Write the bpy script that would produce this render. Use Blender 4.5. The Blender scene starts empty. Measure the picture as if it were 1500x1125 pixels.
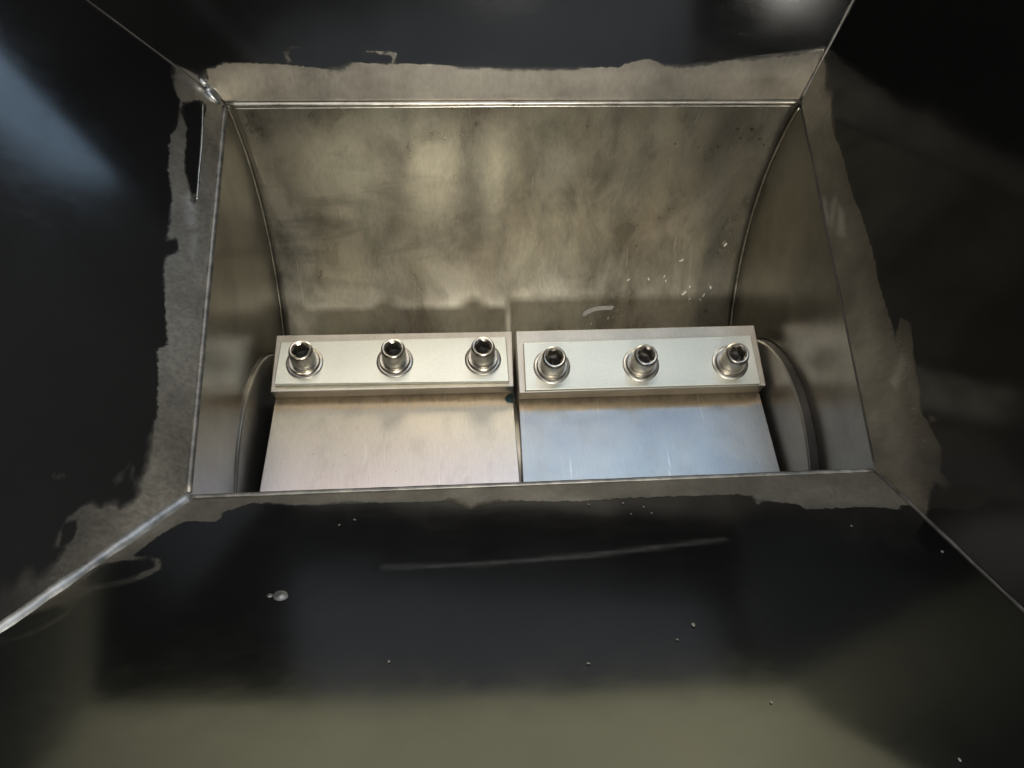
import bpy, bmesh, math, random
from mathutils import Vector, Matrix
random.seed(7)
S = 0.0005                      # metres per drawing unit (half a millimetre)
C = bpy.context.scene.collection
sc = bpy.context.scene

# ---------------------------------------------------------------- camera
cam_d = bpy.data.cameras.new('camera')
cam = bpy.data.objects.new('camera', cam_d); C.objects.link(cam)
cam_d.sensor_width = 36.0
cam_d.lens = 36.0 * 1133.0 / 1500.0
cam_d.clip_start = 0.005; cam_d.clip_end = 50
RM = Matrix(((0.9978537, 0.01931921, -0.06256813, 0), (-0.03918826, 0.94167928, -0.3342221, 0),
             (0.0524622, 0.33595669, 0.94041524, 0), (0, 0, 0, 1)))
cam.matrix_world = Matrix.Translation(Vector((-92.633, -484.386, 929.155)) * S) @ RM
sc.camera = cam

# ---------------------------------------------------------------- world: dim workshop, olive wall beyond the far side
w = bpy.data.worlds.new('World'); sc.world = w; w.use_nodes = True
nt = w.node_tree; nt.nodes.clear()
wo = nt.nodes.new('ShaderNodeOutputWorld'); bg = nt.nodes.new('ShaderNodeBackground')
tc = nt.nodes.new('ShaderNodeTexCoord'); sp = nt.nodes.new('ShaderNodeSeparateXYZ')
nt.links.new(tc.outputs['Generated'], sp.inputs[0])
def wramp(src, stops, interp='EASE'):
    r = nt.nodes.new('ShaderNodeValToRGB'); cr = r.color_ramp; cr.interpolation = interp
    while len(cr.elements) < len(stops): cr.elements.new(0.5)
    for e_, (p, c) in zip(cr.elements, stops): e_.position = p; e_.color = (*c, 1)
    nt.links.new(src, r.inputs[0]); return r.outputs[0]
def wmix(mode, a, b):
    x = nt.nodes.new('ShaderNodeMix'); x.data_type = 'RGBA'; x.blend_type = mode; x.inputs[0].default_value = 1
    nt.links.new(a, x.inputs[6]); nt.links.new(b, x.inputs[7]); return x.outputs[2]
mx = nt.nodes.new('ShaderNodeMath'); mx.operation = 'MULTIPLY_ADD'; mx.inputs[1].default_value = 0.5; mx.inputs[2].default_value = 0.5
nt.links.new(sp.outputs['X'], mx.inputs[0])
base = wramp(sp.outputs['Z'], [(0.0, (0.05, 0.047, 0.035)), (0.4, (0.06, 0.06, 0.055)), (0.7, (0.10, 0.10, 0.098)), (1.0, (0.26, 0.26, 0.25))])
yl = wramp(sp.outputs['Y'], [(0.70, (0, 0, 0)), (0.93, (1, 1, 1))])
xl = wramp(mx.outputs[0], [(0.12, (0.25, 0.25, 0.25)), (0.42, (0.95, 0.95, 0.95)), (0.60, (1, 1, 1)), (0.80, (0.38, 0.37, 0.33))])
zl = wramp(sp.outputs['Z'], [(0.0, (1.15, 1.08, 0.60)), (0.36, (1.25, 1.19, 0.74)), (0.46, (0.08, 0.08, 0.07))])
wall = wmix('MULTIPLY', wmix('MULTIPLY', yl, xl), zl)
nt.links.new(wmix('ADD', base, wall), bg.inputs[0]); bg.inputs[1].default_value = 1.0
nt.links.new(bg.outputs[0], wo.inputs[0])

# ---------------------------------------------------------------- lamps
def area(name, pos, target, size, power, col, sy=None):
    l = bpy.data.lights.new(name, 'AREA'); l.energy = power; l.color = col
    l.size = size
    if sy: l.shape = 'RECTANGLE'; l.size_y = sy
    o = bpy.data.objects.new(name, l); C.objects.link(o)
    p = Vector(pos); o.location = p
    o.rotation_euler = (Vector(target) - p).to_track_quat('-Z', 'Y').to_euler()
    return o
area('window_light', (0.33, 0.93, 1.13), (0, 0, -0.1), 0.42, 3.4, (0.60, 0.78, 1.0))
area('ceiling_light', (-0.22, 0.80, 1.25), (0, 0, -0.1), 0.55, 5.0, (1.0, 0.92, 0.84))
st = area('strip_light', (0.88, 1.20, 1.06), (-0.2, 0, 0.02), 0.50, 0.55, (0.50, 0.74, 1.0), 0.34)
st.data.shape = 'ELLIPSE'
_z = (st.location - Vector((-0.25, 0.05, 0.05))).normalized(); _x = Vector((0.17, -0.11, -0.10)); _x = (_x - _z * _x.dot(_z)).normalized()
st.rotation_euler = Matrix((_x, _z.cross(_x), _z)).transposed().to_euler()
area('hand_torch', (0.01, -0.50, 0.42), (0.0, 0.14, -0.08), 0.075, 3.8, (1.0, 0.94, 0.82))
area('rear_fill_light', (0.0, -0.50, 1.65), (0, 0, 0), 1.3, 5.2, (0.92, 0.96, 1.0), 0.55)  # unseen area light added behind the camera to brighten the plate reflections
vs = sc.view_settings
sc.display_settings.display_device = 'sRGB'
vs.view_transform = 'Standard'; vs.look = 'None'; vs.exposure = 0.0; vs.gamma = 1.0
vs.use_curve_mapping = False
try:
    sc.cycles.max_bounces = 10; sc.cycles.glossy_bounces = 8
    sc.cycles.caustics_reflective = True; sc.cycles.blur_glossy = 0.5
except Exception: pass

# ---------------------------------------------------------------- helpers
def tag(o, label=None, cat=None, group=None, kind=None):
    if label: o['label'] = label
    if cat: o['category'] = cat
    if group: o['group'] = group
    if kind: o['kind'] = kind
    return o
def empty(name, loc=(0, 0, 0)):
    o = bpy.data.objects.new(name, None); C.objects.link(o)
    o.location = Vector(loc) * S; o.empty_display_size = 0.02
    return o
def link(name, bm, m, parent=None, smooth=False, loc=None, auto=None):
    bmesh.ops.recalc_face_normals(bm, faces=bm.faces[:])
    me = bpy.data.meshes.new(name)
    bm.to_mesh(me); bm.free()
    me.transform(Matrix.Scale(S, 4))
    me.materials.append(m)
    if smooth:
        for p in me.polygons: p.use_smooth = True
        if auto:
            me.set_sharp_from_angle(angle=math.radians(auto))
    o = bpy.data.objects.new(name, me); C.objects.link(o)
    if parent is not None:
        o.parent = parent
        pl = parent.location.copy() if parent.parent is None else parent.location + parent.parent.location
        o.location = Vector(loc) * S if loc is not None else -pl
    elif loc is not None: o.location = Vector(loc) * S
    return o
def bevel(bm, w, seg=2):
    bmesh.ops.bevel(bm, geom=[e for e in bm.edges], offset=w, segments=seg, profile=0.5, affect='EDGES', clamp_overlap=True)
def prism(quads, bev=0, seg=2):
    """quads: list of section polygons [(x, [(y,z)...]), ...] swept from the first to the last"""
    bm = bmesh.new(); rings = []
    for x, sec in quads:
        rings.append([bm.verts.new((x(y, z) if callable(x) else x, y, z)) for y, z in sec])
    n = len(rings[0])
    for a, b in zip(rings, rings[1:]):
        for i in range(n): bm.faces.new((a[i], a[(i+1) % n], b[(i+1) % n], b[i]))
    bm.faces.new(rings[0]); bm.faces.new(rings[-1][::-1])
    if bev: bevel(bm, bev, seg)
    return bm
def hexa(b, t, bev=0):
    """box from four bottom and four top corners"""
    bm = bmesh.new(); B = [bm.verts.new(p) for p in b]; T = [bm.verts.new(p) for p in t]
    bm.faces.new(B[::-1]); bm.faces.new(T)
    for i in range(4): bm.faces.new((B[i], B[(i+1) % 4], T[(i+1) % 4], T[i]))
    if bev: bevel(bm, bev)
    return bm
def lathe(bm, prof, n=48, cx=0, cy=0, cz=0, hexr=None):
    """prof: list of (r, z, h): h = True for a hexagonal ring"""
    rings = []
    for r, z, h in prof:
        ring = []
        for i in range(n):
            a = 2 * math.pi * i / n
            rr = r
            if h:
                q = (a % (math.pi / 3)) - math.pi / 6
                rr = r / math.cos(q)
            ring.append(bm.verts.new((cx + rr * math.cos(a), cy + rr * math.sin(a), cz + z)))
        rings.append(ring)
    for a, b in zip(rings, rings[1:]):
        for i in range(n): bm.faces.new((a[i], a[(i+1) % n], b[(i+1) % n], b[i]))
    return rings
def bead(pts, r, rough=0.25, step=3.0, nseg=8, seed=0, rip=0.0):
    """weld bead: an irregular tube along a polyline"""
    rnd = random.Random(seed)
    P = [Vector(p) for p in pts]; out = []
    for a, b in zip(P, P[1:]):
        n = max(1, int((b - a).length / step))
        for i in range(n): out.append(a.lerp(b, i / n))
    out.append(P[-1])
    bm = bmesh.new(); rings = []; rr = r; ph = 0; off = Vector((0, 0, 0))
    for k, p in enumerate(out):
        d = (out[min(k+1, len(out)-1)] - out[max(k-1, 0)]).normalized()
        s = d.orthogonal().normalized(); t = d.cross(s)
        rr += (r - rr) * 0.3 + rnd.uniform(-1, 1) * r * rough * 0.5
        off = off * 0.85 + Vector((rnd.uniform(-1, 1), rnd.uniform(-1, 1), rnd.uniform(-1, 1))) * r * rough * 0.3
        q = rr * (1 + rip * math.sin(k * 1.3))
        rings.append([bm.verts.new(p + off + (s * math.cos(2*math.pi*j/nseg) + t * math.sin(2*math.pi*j/nseg)) * q) for j in range(nseg)])
    for a, b in zip(rings, rings[1:]):
        for j in range(nseg): bm.faces.new((a[j], a[(j+1) % nseg], b[(j+1) % nseg], b[j]))
    bm.faces.new(rings[0]); bm.faces.new(rings[-1])
    return bm

# ---------------------------------------------------------------- materials
def newmat(name):
    m = bpy.data.materials.new(name); m.use_nodes = True
    n = m.node_tree.nodes; l = m.node_tree.links
    return m, n, l, n['Principled BSDF']
def val(n, v): x = n.new('ShaderNodeValue'); x.outputs[0].default_value = v; return x.outputs[0]
def math_(n, l, op, a, b=None, clamp=False):
    x = n.new('ShaderNodeMath'); x.operation = op; x.use_clamp = clamp
    for i, v in enumerate((a, b)):
        if v is None: continue
        if isinstance(v, (int, float)): x.inputs[i].default_value = v
        else: l.new(v, x.inputs[i])
    return x.outputs[0]
def noise(n, l, scale, detail=4, rough=0.6, sx=(1, 1, 1), dist=0.0, off=(0, 0, 0)):
    t = n.new('ShaderNodeTexCoord'); mp = n.new('ShaderNodeMapping')
    mp.inputs['Scale'].default_value = sx; mp.inputs['Location'].default_value = off
    l.new(t.outputs['Object'], mp.inputs[0])
    x = n.new('ShaderNodeTexNoise'); x.inputs['Scale'].default_value = scale
    x.inputs['Detail'].default_value = detail; x.inputs['Roughness'].default_value = rough
    x.inputs['Distortion'].default_value = dist
    l.new(mp.outputs[0], x.inputs['Vector'])
    return x.outputs['Fac']
def ramp(n, l, fac, stops):
    r = n.new('ShaderNodeValToRGB'); cr = r.color_ramp
    while len(cr.elements) > len(stops): cr.elements.remove(cr.elements[-1])
    while len(cr.elements) < len(stops): cr.elements.new(0.5)
    for e_, (p, c) in zip(cr.elements, stops):
        e_.position = p; e_.color = (c, c, c, 1) if isinstance(c, (int, float)) else (*c, 1)
    l.new(fac, r.inputs[0]); return r.outputs[0]
def mix(n, l, f, a, b, mode='MIX'):
    x = n.new('ShaderNodeMix'); x.data_type = 'RGBA'; x.blend_type = mode
    if isinstance(f, (int, float)): x.inputs[0].default_value = f
    else: l.new(f, x.inputs[0])
    for i, v in ((6, a), (7, b)):
        if isinstance(v, tuple): x.inputs[i].default_value = (*v, 1)
        else: l.new(v, x.inputs[i])
    return x.outputs[2]
def bump(n, l, h, strength, dist, prev=None):
    b = n.new('ShaderNodeBump'); b.inputs['Strength'].default_value = strength
    b.inputs['Distance'].default_value = dist; l.new(h, b.inputs['Height'])
    if prev is not None: l.new(prev, b.inputs['Normal'])
    return b.outputs[0]
def steel(name, c0, c1, rough, metallic=1.0, blotch=18, grain=(1, 1, 1), gscale=900, gbump=0.25, rvar=0.1, blo=0.35, bhi=0.65, aniso=0):
    m, n, l, p = newmat(name)
    b = noise(n, l, blotch, 5, 0.6)
    col = mix(n, l, ramp(n, l, b, ((blo, 0.0), (bhi, 1.0))), c0, c1)
    g = noise(n, l, gscale, 3, 0.6, grain)
    col = mix(n, l, 0.25, col, ramp(n, l, g, ((0.3, 0.55), (0.7, 1.0))), 'MULTIPLY')
    l.new(col, p.inputs['Base Color']); p.inputs['Metallic'].default_value = metallic
    r = math_(n, l, 'MULTIPLY_ADD', b, rvar)
    r.node.inputs[2].default_value = rough - rvar * 0.5
    l.new(r, p.inputs['Roughness'])
    l.new(bump(n, l, g, gbump, 0.00015), p.inputs['Normal'])
    return m

def plate_mat():
    m, n, l, p = newmat('coated_plate_with_ground_edge')
    at = n.new('ShaderNodeAttribute'); at.attribute_name = 'ground'
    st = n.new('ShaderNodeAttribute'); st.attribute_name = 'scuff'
    e1 = noise(n, l, 200, 5, 0.7)
    sd = math_(n, l, 'MULTIPLY_ADD', e1, 10.0); l.new(at.outputs['Fac'], sd.node.inputs[2])
    mask = math_(n, l, 'SUBTRACT', sd, 5.0)
    shp = math_(n, l, 'MULTIPLY_ADD', ramp(n, l, noise(n, l, 14, 2, 0.5), ((0.4, 0.0), (0.6, 1.0))), 0.38); shp.node.inputs[2].default_value = 0.10
    mask = math_(n, l, 'MULTIPLY', mask, shp, True)
    tg = n.new('ShaderNodeTexCoord'); sg = n.new('ShaderNodeSeparateXYZ'); l.new(tg.outputs['Object'], sg.inputs[0])
    far = math_(n, l, 'MULTIPLY', math_(n, l, 'SUBTRACT', sg.outputs['Z'], 38 * S), 1 / (75 * S), True)
    thin = math_(n, l, 'MULTIPLY', far, math_(n, l, 'MULTIPLY_ADD', noise(n, l, 60, 5, 0.7), 1.1), True); thin.node.inputs[1].default_value = 1.0
    mask = math_(n, l, 'MULTIPLY', mask, math_(n, l, 'SUBTRACT', 1.0, math_(n, l, 'MULTIPLY', thin, 0.75)), True)
    big = noise(n, l, 22, 5, 0.6)
    strk = noise(n, l, 420, 4, 0.6, (1, 1, 0.12))
    gcol = mix(n, l, ramp(n, l, big, ((0.35, 0.0), (0.65, 1.0))), (0.27, 0.25, 0.215), (0.44, 0.41, 0.35))
    gcol = mix(n, l, 0.3, gcol, ramp(n, l, strk, ((0.3, 0.55), (0.65, 1.0))), 'MULTIPLY')
    haze = noise(n, l, 9, 5, 0.55, (1, 1, 1), 0.6)
    ccol = mix(n, l, haze, (0.075, 0.076, 0.078), (0.125, 0.126, 0.128))
    dust = noise(n, l, 1500, 2, 0.5)
    dm = ramp(n, l, dust, ((0.74, 0.0), (0.80, 0.35)))
    ccol = mix(n, l, dm, ccol, (0.25, 0.24, 0.22))
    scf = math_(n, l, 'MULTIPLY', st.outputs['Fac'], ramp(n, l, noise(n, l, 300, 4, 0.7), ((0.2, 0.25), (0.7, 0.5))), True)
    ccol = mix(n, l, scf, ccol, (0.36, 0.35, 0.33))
    col = mix(n, l, mask, ccol, gcol)
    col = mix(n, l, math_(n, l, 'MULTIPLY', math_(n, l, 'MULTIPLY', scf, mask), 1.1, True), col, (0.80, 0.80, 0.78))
    l.new(col, p.inputs['Base Color'])
    mt = math_(n, l, 'MULTIPLY_ADD', mask, -0.05); mt.node.inputs[2].default_value = 0.97
    l.new(mt, p.inputs['Metallic'])
    cr = math_(n, l, 'MULTIPLY_ADD', haze, 0.08); cr.node.inputs[2].default_value = 0.07
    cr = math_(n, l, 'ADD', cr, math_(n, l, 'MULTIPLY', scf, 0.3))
    gr = math_(n, l, 'MULTIPLY_ADD', strk, 0.2); gr.node.inputs[2].default_value = 0.28
    cr = math_(n, l, 'ADD', cr, math_(n, l, 'MULTIPLY', ramp(n, l, noise(n, l, 110, 6, 0.7, (0.5, 1, 1)), ((0.45, 0.0), (0.75, 1.0))), 0.04))
    rr = n.new('ShaderNodeMix'); rr.data_type = 'FLOAT'
    l.new(mask, rr.inputs[0]); l.new(cr, rr.inputs[2]); l.new(gr, rr.inputs[3])
    l.new(rr.outputs[0], p.inputs['Roughness'])
    wav = noise(n, l, 14, 2, 0.5)
    b1 = bump(n, l, wav, 0.09, 0.002)
    hh = math_(n, l, 'MULTIPLY', mask, math_(n, l, 'ADD', strk, 0.4))
    l.new(bump(n, l, hh, 0.22, 0.0003, b1), p.inputs['Normal'])
    return m
M_plate = plate_mat()
def wall_mat():
    m, n, l, p = newmat('stained_curved_steel')
    t = n.new('ShaderNodeTexCoord'); sx = n.new('ShaderNodeSeparateXYZ'); l.new(t.outputs['Object'], sx.inputs[0])
    big = noise(n, l, 11, 3, 0.5); mid = noise(n, l, 17, 6, 0.62, (1.5, 0.8, 0.8), 0.4, (3, 1, 2))
    col = mix(n, l, ramp(n, l, mid, ((0.36, 0.0), (0.6, 1.0))), (0.31, 0.293, 0.255), (0.67, 0.65, 0.56))
    # upright fingers of paler tone
    fing = noise(n, l, 22, 2, 0.5, (1.6, 0.25, 0.25), 0.2, (5, 0, 0))
    col = mix(n, l, ramp(n, l, fing, ((0.42, 0.0), (0.62, 0.45))), col, (0.72, 0.68, 0.55))
    # level smears rubbed across the left and middle
    sm = noise(n, l, 30, 4, 0.55, (0.35, 1.3, 1.3), 0.5)
    lim = math_(n, l, 'MULTIPLY', math_(n, l, 'SUBTRACT', 0.02, sx.outputs['X']), 6.0, True)
    zz = math_(n, l, 'ABSOLUTE', math_(n, l, 'ADD', sx.outputs['Z'], 0.115))
    lz = math_(n, l, 'MULTIPLY', math_(n, l, 'SUBTRACT', 0.075, zz), 22.0, True)
    smk = math_(n, l, 'MULTIPLY', math_(n, l, 'MULTIPLY', lim, lz), ramp(n, l, sm, ((0.48, 0.0), (0.66, 0.7))))
    col = mix(n, l, smk, col, (0.22, 0.20, 0.175))
    # warm heat tint upper half, grey lower part
    ht = noise(n, l, 9, 3, 0.5, (1, 1, 1), 0, (9, 4, 1))
    col = mix(n, l, ramp(n, l, ht, ((0.45, 0.0), (0.7, 0.3))), col, (0.42, 0.355, 0.30))
    # oil dots, upper right
    vo = n.new('ShaderNodeTexVoronoi'); vo.inputs['Scale'].default_value = 190; vo.inputs['Randomness'].default_value = 1
    l.new(t.outputs['Object'], vo.inputs['Vector'])
    cs = n.new('ShaderNodeSeparateColor'); l.new(vo.outputs['Color'], cs.inputs[0])
    pick = math_(n, l, 'GREATER_THAN', cs.outputs[0], 0.72)
    dr = math_(n, l, 'LESS_THAN', vo.outputs['Distance'], math_(n, l, 'MULTIPLY', cs.outputs[1], 0.28))
    rg = math_(n, l, 'MULTIPLY', math_(n, l, 'GREATER_THAN', sx.outputs['X'], 0.115), math_(n, l, 'GREATER_THAN', sx.outputs['Z'], -0.065))
    dm = math_(n, l, 'MULTIPLY', math_(n, l, 'MULTIPLY', pick, dr), math_(n, l, 'MULTIPLY', rg, 0.75))
    col = mix(n, l, dm, col, (0.13, 0.10, 0.08))
    g = noise(n, l, 700, 3, 0.6, (1, 0.22, 0.22))
    col = mix(n, l, 0.28, col, ramp(n, l, g, ((0.3, 0.5), (0.7, 1.0))), 'MULTIPLY')
    # scratches
    s1 = noise(n, l, 260, 2, 0.5, (1.0, 0.06, 0.06), 0.0, (2, 2, 2))
    scr = ramp(n, l, s1, ((0.71, 0.0), (0.74, 0.5)))
    col = mix(n, l, scr, col, (0.85, 0.83, 0.76))
    l.new(col, p.inputs['Base Color']); p.inputs['Metallic'].default_value = 0.92
    r = math_(n, l, 'MULTIPLY_ADD', mid, 0.22); r.node.inputs[2].default_value = 0.19
    l.new(r, p.inputs['Roughness'])
    l.new(bump(n, l, g, 0.25, 0.00015, bump(n, l, big, 0.25, 0.003)), p.inputs['Normal'])
    return m
M_wall = wall_mat()
M_end = steel('brushed_end_steel', (0.19, 0.182, 0.167), (0.33, 0.318, 0.29), 0.30, 1.0, 12, (1, 1, 0.2), 700, 0.25, 0.1)
M_seam = steel('ground_seam_steel', (0.12, 0.12, 0.12), (0.55, 0.56, 0.56), 0.48, 1.0, 26, (1, 1, 1), 300, 0.6, 0.25)
M_dull = steel('dull_seam_steel', (0.12, 0.12, 0.115), (0.27, 0.26, 0.24), 0.5, 0.9, 90, (1, 1, 1), 500, 0.8, 0.2)
M_seam2 = steel('lump_steel', (0.30, 0.33, 0.34), (0.60, 0.62, 0.63), 0.38, 1.0, 60, (1, 1, 1), 300, 0.5, 0.2)
M_dull2 = steel('grey_seam_steel', (0.06, 0.06, 0.06), (0.18, 0.175, 0.165), 0.5, 0.8, 60, (1, 1, 1), 500, 0.8, 0.2)
M_weld = steel('weld_metal', (0.45, 0.42, 0.37), (0.70, 0.68, 0.62), 0.30, 1.0, 60, (1, 1, 1), 500, 0.5, 0.2)
M_clamp = steel('satin_clamp_steel', (0.70, 0.70, 0.61), (0.79, 0.785, 0.69), 0.44, 0.85, 9, (0.3, 1, 1), 1400, 0.15, 0.06)
M_holder = steel('ground_holder_steel', (0.50, 0.46, 0.39), (0.64, 0.59, 0.51), 0.42, 0.9, 30, (1, 0.08, 0.6), 1200, 0.2, 0.12)
M_bolt = steel('bolt_steel', (0.36, 0.335, 0.29), (0.55, 0.52, 0.46), 0.31, 1.0, 150, (1, 1, 1), 1500, 0.2, 0.1)
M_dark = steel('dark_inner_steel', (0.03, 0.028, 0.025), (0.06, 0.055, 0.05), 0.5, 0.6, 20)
M_disc = steel('turned_disc_steel', (0.30, 0.28, 0.25), (0.38, 0.355, 0.32), 0.32, 0.95, 20, (1, 1, 1), 900, 0.1)

def blade_mat(name, c_far, c_near, stain, teal=False):
    """worn blade steel with a rusty tan strip along the holder"""
    m, n, l, p = newmat(name)
    t = n.new('ShaderNodeTexCoord'); s = n.new('ShaderNodeSeparateXYZ'); l.new(t.outputs['Object'], s.inputs[0])
    y = math_(n, l, 'MULTIPLY', s.outputs['Y'], 1 / S)
    wv = noise(n, l, 90, 4, 0.6, (1, 0.4, 1))
    e_ = math_(n, l, 'ADD', y, math_(n, l, 'MULTIPLY', math_(n, l, 'SUBTRACT', wv, 0.5), 16))
    k = math_(n, l, 'MULTIPLY', math_(n, l, 'ADD', e_, stain), 0.12, True)     # 1 near the holder
    f = math_(n, l, 'MULTIPLY', math_(n, l, 'ADD', y, 240), 1 / 130, True)
    b = noise(n, l, 25, 4, 0.55)
    base = mix(n, l, f, c_near, c_far)
    base = mix(n, l, ramp(n, l, b, ((0.35, 0.0), (0.7, 0.35))), base, (0.62, 0.60, 0.52))
    base = mix(n, l, k, base, (0.66, 0.54, 0.38))
    g = noise(n, l, 1100, 3, 0.6, (1, 0.08, 0.3))
    base = mix(n, l, 0.3, base, ramp(n, l, g, ((0.3, 0.6), (0.7, 1.0))), 'MULTIPLY')
    if teal:
        dv = n.new('ShaderNodeVectorMath'); dv.operation = 'DISTANCE'; l.new(t.outputs['Object'], dv.inputs[0])
        dv.inputs[1].default_value = (-15 * S, -78 * S, -281 * S)
        dd = math_(n, l, 'MULTIPLY', math_(n, l, 'SUBTRACT', math_(n, l, 'MULTIPLY_ADD', wv, 0.006), dv.outputs['Value']), 700, True)
        dd.node.inputs[0].default_value = 0; q_ = dd.node.inputs[0].links[0].from_node.inputs[0].links[0].from_node; q_.inputs[2].default_value = 0.003
        base = mix(n, l, dd, base, (0.03, 0.07, 0.075))
    # grime caught in the step under the holder, and down-running scratches
    gy = math_(n, l, 'MULTIPLY', math_(n, l, 'ADD', e_, stain - 13), 0.25, True)
    gn = noise(n, l, 120, 6, 0.8, (1, 0.5, 1))
    base = mix(n, l, math_(n, l, 'MULTIPLY', gy, ramp(n, l, gn, ((0.46, 0.0), (0.74, 0.7)))), base, (0.16, 0.11, 0.07))
    s1 = noise(n, l, 330, 2, 0.5, (1.0, 0.05, 0.1), 0.5, (1, 7, 2))
    base = mix(n, l, ramp(n, l, s1, ((0.68, 0.0), (0.73, 0.4))), base, (0.80, 0.79, 0.76))
    s2 = noise(n, l, 60, 4, 0.65, (1, 0.5, 0.5), 0.0, (4, 1, 2))
    base = mix(n, l, ramp(n, l, s2, ((0.35, 0.22), (0.5, 0.0))), base, (0.30, 0.27, 0.24))
    sp_ = noise(n, l, 420, 2, 0.5)
    base = mix(n, l, ramp(n, l, sp_, ((0.74, 0.0), (0.77, 0.6))), base, (0.12, 0.10, 0.08))
    l.new(base, p.inputs['Base Color']); p.inputs['Metallic'].default_value = 0.9
    r = math_(n, l, 'MULTIPLY_ADD', g, 0.12); r.node.inputs[2].default_value = 0.34
    l.new(r, p.inputs['Roughness'])
    l.new(bump(n, l, g, 0.2, 0.00015), p.inputs['Normal'])
    return m
M_bladeL = blade_mat('blade_steel_warm', (0.62, 0.565, 0.47), (0.64, 0.57, 0.57), 97, True)
M_bladeR = blade_mat('blade_steel_blue_reflection', (0.38, 0.415, 0.46), (0.34, 0.375, 0.40), 111)  # bluish reflection on the right blade is painted into its base colour

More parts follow.
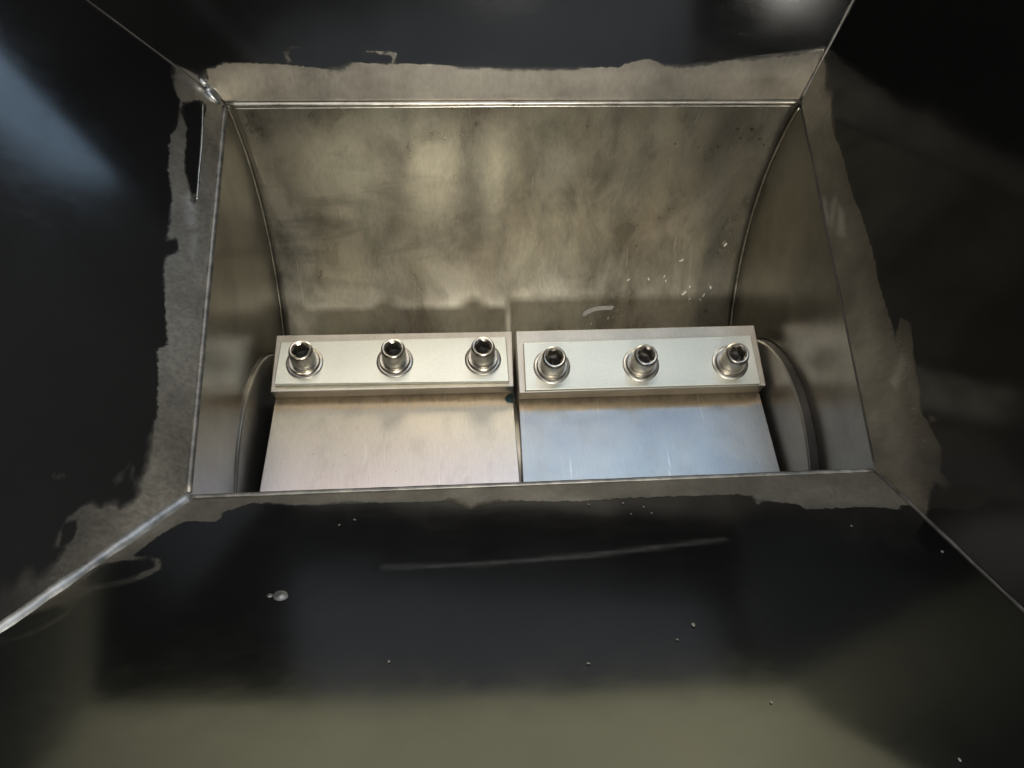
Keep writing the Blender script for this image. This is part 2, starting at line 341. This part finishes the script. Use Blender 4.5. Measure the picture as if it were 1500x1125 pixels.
# ---------------------------------------------------------------- hopper
HOP = 435.0
CO = {'TL': Vector((-425.7, 281.7, 0)), 'TR': Vector((421.2, 288.9, 0)), 'BR': Vector((423.6, -279.9, 0)), 'BL': Vector((-422.0, -289.5, 0))}
DI = {'TL': Vector((-1.1598, 0.4759, 1)), 'TR': Vector((0.2301, 0.4517, 1)), 'BR': Vector((0.222, -1.1422, 1)), 'BL': Vector((-1.1722, -1.3501, 1))}
def P_(a, b, u, h): return (CO[a] + DI[a] * h).lerp(CO[b] + DI[b] * h, u)
OUT = {
'back' : [[(-0.0321, 1.0), (0.0391, 45.0), (0.0819, 53.5), (0.1695, 51.1), (0.2158, 46.8), (0.2496, 49.4), (0.2711, 55.5), (0.2934, 52.1), (0.345, 52.1), (0.4576, 48.8), (0.5208, 47.9), (0.6172, 48.0), (0.6766, 48.1), (0.7038, 56.1), (0.7251, 58.8), (0.7468, 52.6), (0.7794, 51.8), (0.8534, 59.0), (0.9355, 68.1), (0.9998, 76.2), (1.039, -22.0), (-0.0299, -17.5)], [(0.1706, 51.9), (0.1807, 65.5), (0.2001, 73.8), (0.2167, 73.0), (0.214, 70.5), (0.1984, 68.8), (0.1847, 62.1), (0.1807, 51.9)], [(0.2891, 69.1), (0.3447, 66.7), (0.3473, 62.4), (0.3368, 52.1), (0.3264, 52.1), (0.3337, 60.7), (0.2868, 66.5)], [(0.8127, 96.2), (0.8639, 91.4), (0.9092, 79.5), (0.9079, 77.7), (0.8627, 88.8), (0.8133, 93.7)]] ,
'right' : [[(-0.068, -11.3), (-0.0135, 61.7), (0.0316, 66.0), (0.0689, 56.9), (0.099, 66.9), (0.1324, 57.2), (0.2011, 56.3), (0.2639, 59.0), (0.338, 59.1), (0.4076, 68.2), (0.4841, 72.4), (0.5555, 71.1), (0.6109, 75.3), (0.6508, 77.6), (0.6163, 89.4), (0.6211, 103.1), (0.658, 101.1), (0.708, 96.1), (0.7441, 95.2), (0.789, 89.4), (0.7969, 94.8), (0.8072, 96.4), (0.8194, 102.5), (0.8373, 107.3), (0.8771, 99.1), (0.8891, 108.5), (0.8973, 108.6), (0.9139, 96.9), (0.9138, 87.0), (0.9464, 76.6), (0.996, 65.3), (1.0256, 45.5), (1.0351, -11.6), (-0.0536, -33.7)], [(0.7865, 98.2), (0.7794, 112.6), (0.7856, 113.1), (0.7981, 97.9)]] ,
'left' : [[(0.0031, -6.9), (-0.0639, 8.9), (-0.0063, 58.7), (0.0057, 51.9), (0.0319, 52.0), (0.0814, 41.1), (0.142, 41.0), (0.1741, 45.6), (0.2464, 44.1), (0.3136, 38.4), (0.4007, 38.6), (0.4162, 38.5), (0.4075, 30.0), (0.4322, 27.9), (0.4422, 38.5), (0.4844, 37.8), (0.544, 34.2), (0.6411, 28.7), (0.6446, 36.2), (0.717, 32.2), (0.7873, 30.3), (0.8217, 35.0), (0.8731, 35.1), (0.8942, 37.9), (0.865, 40.9), (0.8411, 47.8), (0.8858, 43.5), (0.9228, 39.3), (0.9236, 46.2), (0.9158, 47.4), (0.8995, 55.8), (0.9085, 59.6), (0.8877, 64.7), (0.8865, 70.9), (0.8965, 82.2), (0.9274, 88.0), (0.9478, 81.2), (0.9544, 91.8), (0.9217, 101.1), (0.9445, 106.6), (0.9233, 114.9), (1.0096, 121.7), (1.0225, -3.1)], [(0.8663, 57.5), (0.8631, 46.8), (0.8882, 46.1), (0.89, 52.9)], [(0.8102, 95.1), (0.8231, 85.3), (0.8364, 84.5), (0.8245, 93.1)], [(0.8889, 109.6), (0.9164, 102.8), (0.9209, 104.7), (0.8946, 110.6)]] ,
'leftgap' : [[(0.0834, 37.3), (0.0446, 23.6), (0.042, 18.6), (0.1338, 19.1), (0.2414, 17.7), (0.3064, 18.9), (0.2205, 29.3), (0.1348, 30.9)], [(0.9044, 83.7), (0.9113, 75.5), (0.9324, 75.1), (0.9383, 80.9)]] ,
'front' : [[(0.0104, 127.8), (0.0234, 121.8), (0.0416, 118.2), (0.0462, 113.8), (0.0547, 102.1), (0.0423, 91.5), (0.0538, 84.2), (0.0826, 80.2), (0.093, 69.6), (0.0755, 59.1), (0.037, 54.0), (0.0356, 37.7), (0.0369, 31.6), (0.0428, 25.4), (0.0887, 27.0), (0.0805, 16.8), (0.1046, 9.4), (0.1857, 14.8), (0.2776, 15.0), (0.3806, 16.3), (0.4165, 28.6), (0.422, 23.0), (0.457, 19.8), (0.5604, 22.8), (0.6827, 22.0), (0.7772, 24.0), (0.7951, 26.4), (0.797, 40.5), (0.8086, 32.8), (0.8362, 36.5), (0.8531, 38.9), (0.858, 44.9), (0.9485, 45.8), (0.9791, 51.5), (0.986, 46.8), (1.0123, 46.3), (1.0542, -28.9), (-0.07, -22.3), (-0.0334, 111.9)]] ,
'frontgap' : [[(0.0263, 74.9), (0.016, 63.5), (0.0358, 59.8), (0.0664, 61.0), (0.0765, 66.1), (0.0646, 73.9), (0.0413, 77.2)], [(0.0088, 114.1), (0.008, 103.7), (0.0257, 97.2), (0.0432, 97.6), (0.0366, 108.5), (0.0248, 115.9)]] ,
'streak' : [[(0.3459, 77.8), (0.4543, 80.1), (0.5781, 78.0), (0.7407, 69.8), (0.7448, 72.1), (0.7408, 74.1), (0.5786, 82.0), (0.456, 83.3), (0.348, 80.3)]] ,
}
OUT.update({'leftscuff' : [[(0.3015, 28.5), (0.2795, 23.5), (0.311, 16.4), (0.3653, 14.4), (0.3731, 21.1)], [(0.0158, 43.9), (-0.0165, 30.5), (-0.031, 3.7), (0.0018, 5.4), (0.024, 19.2)], [(0.3898, 18.2), (0.3879, 14.8), (0.4465, 12.7), (0.4474, 15.6)]] ,
'rightscuff' : [[(0.3, 5.5), (0.3087, 10.0), (0.3749, 9.7), (0.3773, 0.9)], [(0.3349, 17.4), (0.3248, 26.1), (0.3325, 30.4), (0.3861, 12.2), (0.3823, 7.2)], [(0.347, 30.8), (0.3701, 37.7), (0.4256, 31.3), (0.4168, 16.9)], [(0.7542, 54.3), (0.6889, 80.9), (0.6942, 83.8), (0.7647, 59.3)]] ,
'backscuff' : [[(0.6709, 45.4), (0.7361, 52.6), (0.7644, 40.9), (0.7376, 22.5), (0.6691, 27.2)], [(0.453, 40.8), (0.5509, 42.6), (0.557, 29.1), (0.4646, 22.8)]] ,
'line' : [[(0.0457, 20.4), (0.1142, 18.5), (0.1592, 17.5), (0.2321, 17.4), (0.2974, 16.8)]] ,
})
def sdist(P, poly):
    x, y = P; ins = False; d2 = 1e18; n = len(poly)
    for i in range(n):
        x0, y0 = poly[i]; x1, y1 = poly[(i+1) % n]
        if (y0 > y) != (y1 > y) and x < (x1-x0)*(y-y0)/(y1-y0) + x0: ins = not ins
        dx, dy = x1-x0, y1-y0; L = dx*dx+dy*dy or 1e-9
        t = max(0, min(1, ((x-x0)*dx+(y-y0)*dy)/L))
        q = (x-x0-t*dx)**2 + (y-y0-t*dy)**2
        if q < d2: d2 = q
    d = math.sqrt(d2)
    return d if ins else -d
def plate(name, a, b, key, parent, label, gaps=None, scuff=None, reach=130, top=None):
    HOP = top or globals()['HOP']
    wid = (CO[b] - CO[a]).length; slope = ((DI[a] + DI[b]) * 0.5).length
    nu = int(wid / 4.0)
    hs = [i * 3.0 for i in range(int(reach / 3) + 1)]
    while hs[-1] < HOP: hs.append(min(HOP, hs[-1] + 14))
    def flat(P): return [(u * wid, h * slope) for u, h in P]
    polys = [flat(q) for q in OUT[key]]
    gp = [flat(q) for q in OUT[gaps]] if gaps else []
    sc_ = [flat(q) for q in OUT[scuff]] if scuff else []
    bm = bmesh.new(); G = []; vals = []; sv = []
    for h in hs:
        row = []
        for i in range(nu + 1):
            u = i / nu
            row.append(bm.verts.new(P_(a, b, u, h)))
            q = (u * wid, h * slope)
            v = -20.0
            if h < 150:
                v = max(sdist(q, pl) for pl in polys)
                for g in gp: v = min(v, -sdist(g and q, g))
            vals.append(max(-20, min(20, v)))
            s_ = 0.0
            if h < 150:
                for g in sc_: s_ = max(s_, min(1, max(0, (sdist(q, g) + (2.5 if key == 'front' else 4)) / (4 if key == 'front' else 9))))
            sv.append(s_)
        G.append(row)
    for r0, r1 in zip(G, G[1:]):
        for i in range(nu): bm.faces.new((r0[i], r0[i+1], r1[i+1], r1[i]))
    bmesh.ops.recalc_face_normals(bm, faces=bm.faces[:])
    bm.normal_update()
    # normals face into the hopper
    f = bm.faces[:][len(bm.faces)//2]; mid = Vector((0, 0, 220))
    if f.normal.dot(mid - f.calc_center_median()) < 0:
        bmesh.ops.reverse_faces(bm, faces=bm.faces[:])
    me = bpy.data.meshes.new(name); bm.to_mesh(me); bm.free()
    me.transform(Matrix.Scale(S, 4)); me.materials.append(M_plate)
    at = me.attributes.new('ground', 'FLOAT', 'POINT'); at.data.foreach_set('value', vals)
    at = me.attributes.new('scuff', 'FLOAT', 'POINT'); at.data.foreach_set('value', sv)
    for p in me.polygons: p.use_smooth = True
    o = bpy.data.objects.new(name, me); C.objects.link(o); o.parent = parent
    sm = o.modifiers.new('thickness', 'SOLIDIFY'); sm.thickness = 6 * S; sm.offset = -1
    if label: o['label'] = label
    return o
hop = empty('feed_hopper')
tag(hop, 'dark glossy steel feed hopper whose four plates funnel down to the rectangular opening', 'hopper')
plate('back_plate', 'TL', 'TR', 'back', hop, 'far dark plate with a wide tan ground band along the opening')
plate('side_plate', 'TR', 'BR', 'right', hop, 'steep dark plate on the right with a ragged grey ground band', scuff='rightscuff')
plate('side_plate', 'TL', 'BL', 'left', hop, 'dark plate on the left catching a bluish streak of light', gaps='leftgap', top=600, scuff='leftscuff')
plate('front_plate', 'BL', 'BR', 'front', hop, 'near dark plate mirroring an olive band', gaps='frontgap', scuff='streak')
def seam(k, r, h0, h1, rough, seed, label=None, nudge=(0, 0, 0), mat=None):
    pts = [CO[k] + DI[k] * (h0 + (h1 - h0) * t / 8) + Vector(nudge) for t in range(9)]
    o = link('weld_bead', bead(pts, r, rough, 6.0, 14, seed), mat or M_seam, hop, True)
    if label: o['label'] = label
seam('TL', 1.5, 10, HOP, 0.22, 1, 'dark weld up the far left corner', mat=M_dark)
def lump(p, r, sx, seed, label):
    rnd = random.Random(seed); bm = bmesh.new(); bmesh.ops.create_icosphere(bm, subdivisions=3, radius=r)
    k = [(Vector((rnd.uniform(-1, 1), rnd.uniform(-1, 1), rnd.uniform(-1, 1))).normalized(), rnd.uniform(-.35, .35)) for _ in range(9)]
    ax = DI['TL'].normalized()
    for v in bm.verts:
        d = v.co.normalized(); v.co = v.co * (1 + sum(a * max(0, d.dot(n_)) ** 4 for n_, a in k))
        v.co += ax * v.co.dot(ax) * (sx - 1); v.co += Vector(p)
    link('weld_lump', bm, M_seam2, hop, True)['label'] = label
lump(CO['TL'] + DI['TL'] * 14 + Vector((2, -5, -1)), 7.5, 1.8, 3, 'bright ground lump at the far left corner of the opening')
lump(CO['TL'] + DI['TL'] * 27 + Vector((10, -1, 0)), 4.5, 1.5, 4, 'small lump of weld above the far left corner')
seam('TR', 2.0, 4, HOP, 0.2, 2, 'thin weld up the far right corner', mat=M_dull)
seam('BL', 10.0, 0, HOP, 0.10, 3, 'bright scraped weld down the near left corner', (0, 0, -6.0))
seam('BR', 2.3, 2, HOP, 0.22, 4, 'thin dull weld down the near right corner', mat=M_dull2)

M_glint = steel('glint_bump_steel', (0.30, 0.31, 0.33), (0.38, 0.39, 0.41), 0.34, 0.97, 30, (1, 1, 1), 900, 0.05)
# thin raised weld line beside the far left corner
link('weld_bead', bead([P_('TL', 'BL', u, h) + Vector((.6, 0, .6)) for u, h in OUT['line'][0]], 1.0, 0.25, 5, 8, 77), M_seam2, hop, True)['label'] = 'thin shining line of weld on the plate on the left'
# low pale bump added to imitate a lamp glint on the near plate
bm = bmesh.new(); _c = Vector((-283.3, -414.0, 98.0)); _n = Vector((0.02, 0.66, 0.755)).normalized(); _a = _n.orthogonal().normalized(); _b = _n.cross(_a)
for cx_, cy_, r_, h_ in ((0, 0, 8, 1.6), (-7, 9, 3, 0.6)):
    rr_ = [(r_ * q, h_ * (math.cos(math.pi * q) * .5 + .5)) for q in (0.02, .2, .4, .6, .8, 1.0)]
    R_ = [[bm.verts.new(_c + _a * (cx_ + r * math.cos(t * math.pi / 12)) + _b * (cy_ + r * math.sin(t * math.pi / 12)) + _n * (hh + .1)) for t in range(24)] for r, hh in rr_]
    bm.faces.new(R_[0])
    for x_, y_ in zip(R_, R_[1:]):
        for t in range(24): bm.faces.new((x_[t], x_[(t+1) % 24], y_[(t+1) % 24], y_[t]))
link('glint_bump', bm, M_glint, hop, True)['label'] = 'small bluish bright bump added as a glint on the near plate'

# ---------------------------------------------------------------- rotor housing under the opening
hou = empty('rotor_housing', (0, 0, -300))
tag(hou, 'bare stained steel housing below the opening, with a curved rear wall behind the rotor', 'housing')
CY, CZ, CR = -224.7, -17.5, 507.0
def edge_x(y, side):
    t = (y + 285) / 570
    return (CO['BL'].x + (CO['TL'].x - CO['BL'].x) * t) if side < 0 else (CO['BR'].x + (CO['TR'].x - CO['BR'].x) * t)
def curved():
    bm = bmesh.new(); rows = []
    a0 = math.asin((0 - CZ) / CR)
    for i in range(61):
        a = a0 + (math.radians(-62) - a0) * i / 60
        y = CY + CR * math.cos(a); z = CZ + CR * math.sin(a)
        if i == 0: z = 0
        row = []
        for j in range(61):
            u = j / 60
            x = edge_x(y, -1) * (1 - u) + edge_x(y, 1) * u
            dy = (u - 0.5) * 7.2 * max(0, 1 - i / 30)
            row.append(bm.verts.new((x, y + dy + 2, z)))
        rows.append(row)
    for r0, r1 in zip(rows, rows[1:]):
        for j in range(60): bm.faces.new((r0[j], r1[j], r1[j+1], r0[j+1]))
    return bm
bmc = curved()
oc = link('curved_wall', bmc, M_wall, hou, True)
if oc.data.polygons[1800].normal.y > 0: oc.data.flip_normals()
_m = oc.modifiers.new('thickness', 'SOLIDIFY'); _m.thickness = 6 * S; _m.offset = -1
# end plates, each with the round hole the rotor disc turns in
DCY, DCZ, DR = -200.0, -426.0, 246.0
def end_plate(side, hole_r, hy, hz):
    bm = bmesh.new()
    yb, yf = (300 if side > 0 else 290), -288
    outer = []; n = 96
    ring = []
    zt, zb = (-0.5, -760)
    for i in range(n):
        a = 2 * math.pi * i / n
        cy, cz = math.cos(a), math.sin(a)
        ring.append((hy + hole_r * cy, hz + hole_r * cz))
        # ray to the rectangle
        ts = []
        if cy > 1e-9: ts.append((yb - hy) / cy)
        if cy < -1e-9: ts.append((yf - 260 - hy) / cy)
        if cz > 1e-9: ts.append((zt - hz) / cz)
        if cz < -1e-9: ts.append((zb - hz) / cz)
        t = min(ts); outer.append((hy + t * cy, hz + t * cz))
    def X(y, off): return edge_x(max(-289, min(289, y)), side) + side * off
    lay = []
    for off in (0, 12):
        R0 = [bm.verts.new((X(y, off), y, z)) for y, z in ring]
        R1 = [bm.verts.new((X(y, off), y, z)) for y, z in outer]
        lay.append((R0, R1))
        for i in range(n):
            j = (i+1) % n; bm.faces.new((R0[i], R0[j], R1[j], R1[i]))
    for k in (0, 1):
        for i in range(n):
            j = (i+1) % n; bm.faces.new((lay[0][k][i], lay[0][k][j], lay[1][k][j], lay[1][k][i]))
    return bm
link('end_plate', end_plate(-1, 248, DCY, DCZ), M_end, hou)
link('end_plate', end_plate(1, 227, -188, -369), M_end, hou)
# near wall (leans out under the hopper, unseen but mirrored) and floor
link('near_wall', prism([(-421, [(-289, -2), (-300, -2), (-560, -300), (-560, -760), (-548, -760), (-548, -304)]),
                          (423, [(-283, -2), (-294, -2), (-560, -300), (-560, -760), (-548, -760), (-548, -304)])]), M_end, hou)
link('floor_plate', prism([(-460, [(300, -760), (300, -775), (-560, -775), (-560, -760)]), (460, [(300, -760), (300, -775), (-560, -775), (-560, -760)])]), M_dark, hou)
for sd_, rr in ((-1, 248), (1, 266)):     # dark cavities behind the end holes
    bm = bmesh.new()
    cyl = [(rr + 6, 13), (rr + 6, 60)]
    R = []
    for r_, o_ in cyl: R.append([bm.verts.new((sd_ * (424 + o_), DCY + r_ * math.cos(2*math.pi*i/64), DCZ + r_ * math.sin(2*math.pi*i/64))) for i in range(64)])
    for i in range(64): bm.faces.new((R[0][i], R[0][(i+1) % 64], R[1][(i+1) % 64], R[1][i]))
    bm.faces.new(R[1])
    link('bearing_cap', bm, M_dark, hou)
# beads round the opening and down the corners of the housing
zt = Vector((0, -3, 1))
link('weld_bead', bead([CO['TL'] + zt + Vector((6, 0, 0)), CO['TL'].lerp(CO['TR'], .5) + zt, CO['TR'] + zt + Vector((-4, 0, 0))], 3.0, 0.05, 8, 10, 5), M_weld, hou, True)['label'] = 'thin bright weld along the top of the curved wall'
link('weld_bead', bead([CO['TL'] + zt + Vector((8, -2, -7)), CO['TL'].lerp(CO['TR'], .5) + zt + Vector((0, 0, -6.5)), CO['TR'] + zt + Vector((-8, -2, -6))], 1.4, 0.08, 8, 8, 6), M_weld, hou, True)
for side in (-1, 1):
    pts = []
    for i in range(25):
        a = math.radians(2 - 62 * i / 24)
        y = CY + (CR - 2) * math.cos(a); z = CZ + (CR - 2) * math.sin(a)
        if z > -4: z = -4
        pts.append((edge_x(y, side) - side * 1.5, y, z))
    link('weld_bead', bead(pts, 2.2 if side > 0 else 1.6, 0.06, 9, 8, 10 + side), M_weld if side > 0 else M_wall, hou, True)
for side, a, b in ((-1, 'TL', 'BL'), (1, 'TR', 'BR')):
    A = CO[a] + Vector((0, -6, -1)); B = CO[b] + Vector((0, 6, -1))
    link('weld_bead', bead([A, A.lerp(B, .5), B], 4.5 if side < 0 else 1.1, 0.05, 9, 12, 20 + side), M_dull if side < 0 else M_dark, hou, True)
link('lip', bead([CO['BL'] + Vector((2, 1, -2)), CO['BL'].lerp(CO['BR'], .5) + Vector((0, 1, -2)), CO['BR'] + Vector((-2, 1, -2))], 3.2, 0.10, 9, 10, 31), M_dull, hou, True)['label'] = 'rounded near edge of the opening'

# ---------------------------------------------------------------- rotor
M_disc = steel('turned_disc_steel', (0.26, 0.245, 0.22), (0.36, 0.34, 0.305), 0.38, 0.8, 20, (1, 1, 1), 900, 0.1)
rot = empty('rotor', (0, DCY, DCZ))
tag(rot, 'steel rotor across the bottom of the housing, carrying two bolted knife blocks', 'rotor')
def disc(side, r, x0, x1, ch=3.0, dy=DCY, dz=DCZ):
    bm = bmesh.new(); R = []
    for x, rr in ((x0, 0.1), (x0, r - ch), (x0 + side * ch * .8, r), (x1, r), (x1, 0.1)):
        R.append([bm.verts.new((x, dy + rr * math.cos(2*math.pi*i/128), dz + rr * math.sin(2*math.pi*i/128))) for i in range(128)])
    for a, b in zip(R, R[1:]):
        for i in range(128): bm.faces.new((a[i], a[(i+1) % 128], b[(i+1) % 128], b[i]))
    return bm
link('end_disc', disc(-1, DR, -419, -436, 2.0), M_disc, rot, True, auto=25)
link('end_disc', disc(1, 224.6, 407.5, 440, 2.2, -188, -369), M_disc, rot, True, auto=25)
bm = bmesh.new(); R = []
for x in (-398.5, 398.5): R.append([bm.verts.new((x, DCY + 160 * math.cos(2*math.pi*i/96), DCZ + 160 * math.sin(2*math.pi*i/96))) for i in range(96)])
for i in range(96): bm.faces.new((R[0][i], R[0][(i+1) % 96], R[1][(i+1) % 96], R[1][i]))
link('rotor_body', bm, M_holder, rot, True)

bm = bmesh.new(); R = []
for x, r_ in ((410, 225), (424, 225)): R.append([bm.verts.new((x, -188 + r_ * math.cos(2*math.pi*i/128), -369 + r_ * math.sin(2*math.pi*i/128))) for i in range(128)])
for i in range(128): bm.faces.new((R[0][i], R[0][(i+1) % 128], R[1][(i+1) % 128], R[1][i]))
link('disc_rim', bm, M_dark, rot, True)['label'] = 'dark outer rim of the disc on the right'
def section(x0b, x1b, x0f, x1f, yb0, yb1, yf0, yf1, mat_blade, lab, zb=-241, zf=-236, zs=-268):
    """holder block: top quad from the traced corners, back edge (b) to front edge (f)"""
    top = [(x0f, yf0, zf), (x1f, yf1, zf), (x1b, yb1, zb), (x0b, yb0, zb)]
    bot = [(x0f, yf0 - 2, -330), (x1f, yf1 - 2, -330), (x1b, yb1 - 40, -380), (x0b, yb0 - 40, -380)]
    o = link('knife_holder', hexa(bot, top, 1.6), M_holder, rot); o['label'] = lab + ' holder block'
    # blade body: slopes up and towards the near side
    y0, y1 = yf0 - 0.5, yf1 - 0.5
    def bl(y, base): return base + (y + 80) / (-151) * 37
    t = []; b = []
    for x, ys in ((x0f, y0), (x1f, y1)):
        pass
    ex0, ex1 = (x0f + 1.5, x1f - 0.5)
    P = lambda x, y, z: (x, y, z)
    tp = [P(ex0 - 3, -330, -207), P(ex1 + 3 * (1 if x1f < 100 else 0.0), -330, -207), P(ex1, y1, zs), P(ex0, y0, zs)]
    bt = [(x, y, z - 34) for x, y, z in tp]
    o = link('blade', hexa(bt, tp, 1.0), mat_blade, rot); o['label'] = lab + ' blade'
section(-402.0, -8.5, -401.1, -10.5, 38.0, 38.6, -68.0, -66.5, M_bladeL, 'beige pinkish', -275, -258, -287)
section(-5.5, 398.1, -4.5, 400.0, 24.0, 28.6, -85.5, -81.5, M_bladeR, 'bluish grey')
def clamp(c, t, lab, zb=-240.6, zf=-236.0):
    # c: four corners (back-left, back-right, front-right, front-left)
    z0 = [zb, zb, zf, zf]
    b = [(x, y, z) for (x, y), z in zip(c, z0)]; tt = [(x, y, z + t) for x, y, z in b]
    o = link('clamp_plate', hexa(b[::-1], tt[::-1], 1.2), M_clamp, rot); o['label'] = lab
clamp([(-390.4, 19.8), (-20.3, 23.3), (-18.5, -60.5), (-394.0, -58.0)], 10, 'pale greenish clamp plate with softly rounded front edge', -271.5, -259)
clamp([(5.7, -1.2), (385.4, 6.2), (387.9, -81.0), (5.5, -84.3)], 8.5, 'pale cream clamp plate')

def bolt_mesh(parent, x, y, z, spin, lab=None, wob=(0, 0)):
    bm = bmesh.new(); r = 19.6
    lathe(bm, [(r - 1.2, 7.5, False), (r, 9.5, False), (r, 22, False), (r - .4, 23, False), (r - .4, 38.5, False), (r - 1.3, 41.5, False), (r - 3.4, 43.2, False),
               (14.6, 43.0, False), (13.0, 41.4, False), (11.2, 39.8, True), (11.2, 21, True), (8.5, 19.5, False), (2.2, 14.5, False), (0.1, 14.5, False)], 60)
    o = link('bolt', bm, M_bolt, parent, True, auto=35)
    o.location = (Vector((x, y, z)) - Vector((0, DCY, DCZ))) * S
    o.rotation_mode = 'ZYX'; o.rotation_euler = (wob[0], wob[1], spin)
    if lab: o['label'] = lab
    bm = bmesh.new()
    lathe(bm, [(14, 0.2, False), (29.3, 0.2, False), (29.8, 1.0, False), (29.6, 2.8, False), (28.4, 3.6, False), (25.2, 3.7, False), (24.9, 4.2, False), (24.9, 8.0, False), (23.6, 9.2, False), (15, 9.3, False)], 60)
    wsh = link('washer', bm, M_bolt, o, True, auto=35, loc=(0, 0, 0))
    bm = bmesh.new()
    rg = lathe(bm, [(11.15, 20.8, True), (8.3, 19.4, False), (5.0, 17.0, False), (2.0, 14.4, False), (0.2, 14.3, False)], 36)
    link('socket_floor', bm, M_dark, o, True, loc=(0, 0, 0.3))
for i, (x, y) in enumerate([(-348.5, -21.0), (-203.5, -20.8), (-60.0, -20.0)]):
    bolt_mesh(rot, x, y, -255.6, 0.3 + 0.8 * i, wob=(-0.155, 0.02 - 0.015 * i))
for i, (x, y) in enumerate([(49.8, -44.5), (195.0, -43.4), (342.4, -43.2)]):
    bolt_mesh(rot, x, y, -230.2, 0.1 + 0.5 * i, wob=(-0.01, 0.0), lab='socket bolt with a bright burr inside its hex' if i == 2 else None)

# ---------------------------------------------------------------- loose bits
def cyl_norm(p):
    v = Vector((0, CY - p[1], CZ - p[2])).normalized(); return v
def shaving(name, pts, w, t, mat, label, cat, group=None):
    bm = bmesh.new(); rings = []
    for k, p in enumerate(pts):
        p = Vector(p); nrm = cyl_norm(p)
        d = (Vector(pts[min(k+1, len(pts)-1)]) - Vector(pts[max(k-1, 0)])).normalized()
        s = nrm.cross(d).normalized()
        rings.append([bm.verts.new(p + s * w * a + nrm * (t * b + 1.0)) for a, b in ((-1, 0), (1, 0), (1, 1), (-1, 1))])
    for a, b in zip(rings, rings[1:]):
        for j in range(4): bm.faces.new((a[j], a[(j+1) % 4], b[(j+1) % 4], b[j]))
    bm.faces.new(rings[0]); bm.faces.new(rings[-1])
    return tag(link(name, bm, mat, None), label, cat, group)
M_chip0 = steel('bright_shaving', (0.85, 0.81, 0.70), (0.92, 0.88, 0.78), 0.5, 0.1, 60)
shaving('metal_shaving', [(136, 119, -391), (137, 122, -387), (146, 126, -384), (158, 129, -381), (172, 130, -380), (187, 130, -380.5), (188.5, 133, -378)], 3.6, 3.0, M_chip0,
        'long bent bright metal shaving lying low on the curved wall above the right knife block', 'metal shaving')
M_chip = steel('fresh_cut_metal', (0.75, 0.73, 0.66), (0.9, 0.88, 0.8), 0.55, 0.4, 60)
CH = [(151, 107, -402), (183, 115, -395), (215, 167, -340), (253, 168, -338), (281, 171, -335), (286, 165, -342), (323, 149, -361), (332, 157, -351), (335, 141, -369), (356, 140, -370), (361, 146, -364), (373, 156, -353), (309, 190, -309), (385, 207, -283)]
for k, p in enumerate(CH):
    rnd = random.Random(40 + k)
    dx = rnd.uniform(-1.5, 4); L = rnd.uniform(3, 6) * (1.7 if k in (6, 10) else 1)
    p = Vector(p); nn = cyl_norm(p); tt = Vector((0, -nn.z, nn.y)) * -1
    a = p - tt * L * .5 - Vector((dx, 0, 0)); b = p + tt * L * .5 + Vector((dx, 0, 0))
    m_ = p + Vector((rnd.uniform(-1.5, 1.5), 0, 0))
    shaving('metal_chip', [a, m_, b], rnd.uniform(0.6, 1.5), 1.6, M_chip, 'tiny bright metal chip clinging to the lower right of the curved wall', 'metal chip', 'metal chips on the curved wall')
SPECK = [(-237, -334, 36), (-167, -483, 156), (127, -461, 148), (18, -492, 170), (107, -474, 158), (172, -530, 207), (305, -577, 252), (52, -317, 27), (93, -317, 27), (99, -332, 39), (116, -323, 32), (123, -332, 40), (345, -358, 66), (-220, -328, 32), (424, -394, 100)]
M_speck = steel('dust_grain', (0.10, 0.095, 0.085), (0.22, 0.21, 0.18), 0.7, 0.0)
for k, p in enumerate(SPECK):
    rnd = random.Random(90 + k)
    bm = bmesh.new(); bmesh.ops.create_icosphere(bm, subdivisions=1, radius=1.0)
    sx, sy, sz = rnd.uniform(1.2, 2.6), rnd.uniform(1.5, 3.0), 1.0
    if k in (0, 1, 2): sx *= 1.3; sy *= 1.5
    for v in bm.verts: v.co = Vector((v.co.x * sx, v.co.y * sy * .75, v.co.z * 0.5 + v.co.y * sy * -.6)) * rnd.uniform(.5, .95)
    o = link('dust_speck', bm, M_speck, None, loc=(p[0], p[1] + 0.8, p[2] + 0.8))
    tag(o, 'tiny pale grain of dust lying on the near dark hopper plate', 'dust speck', 'dust specks on the near hopper plate')
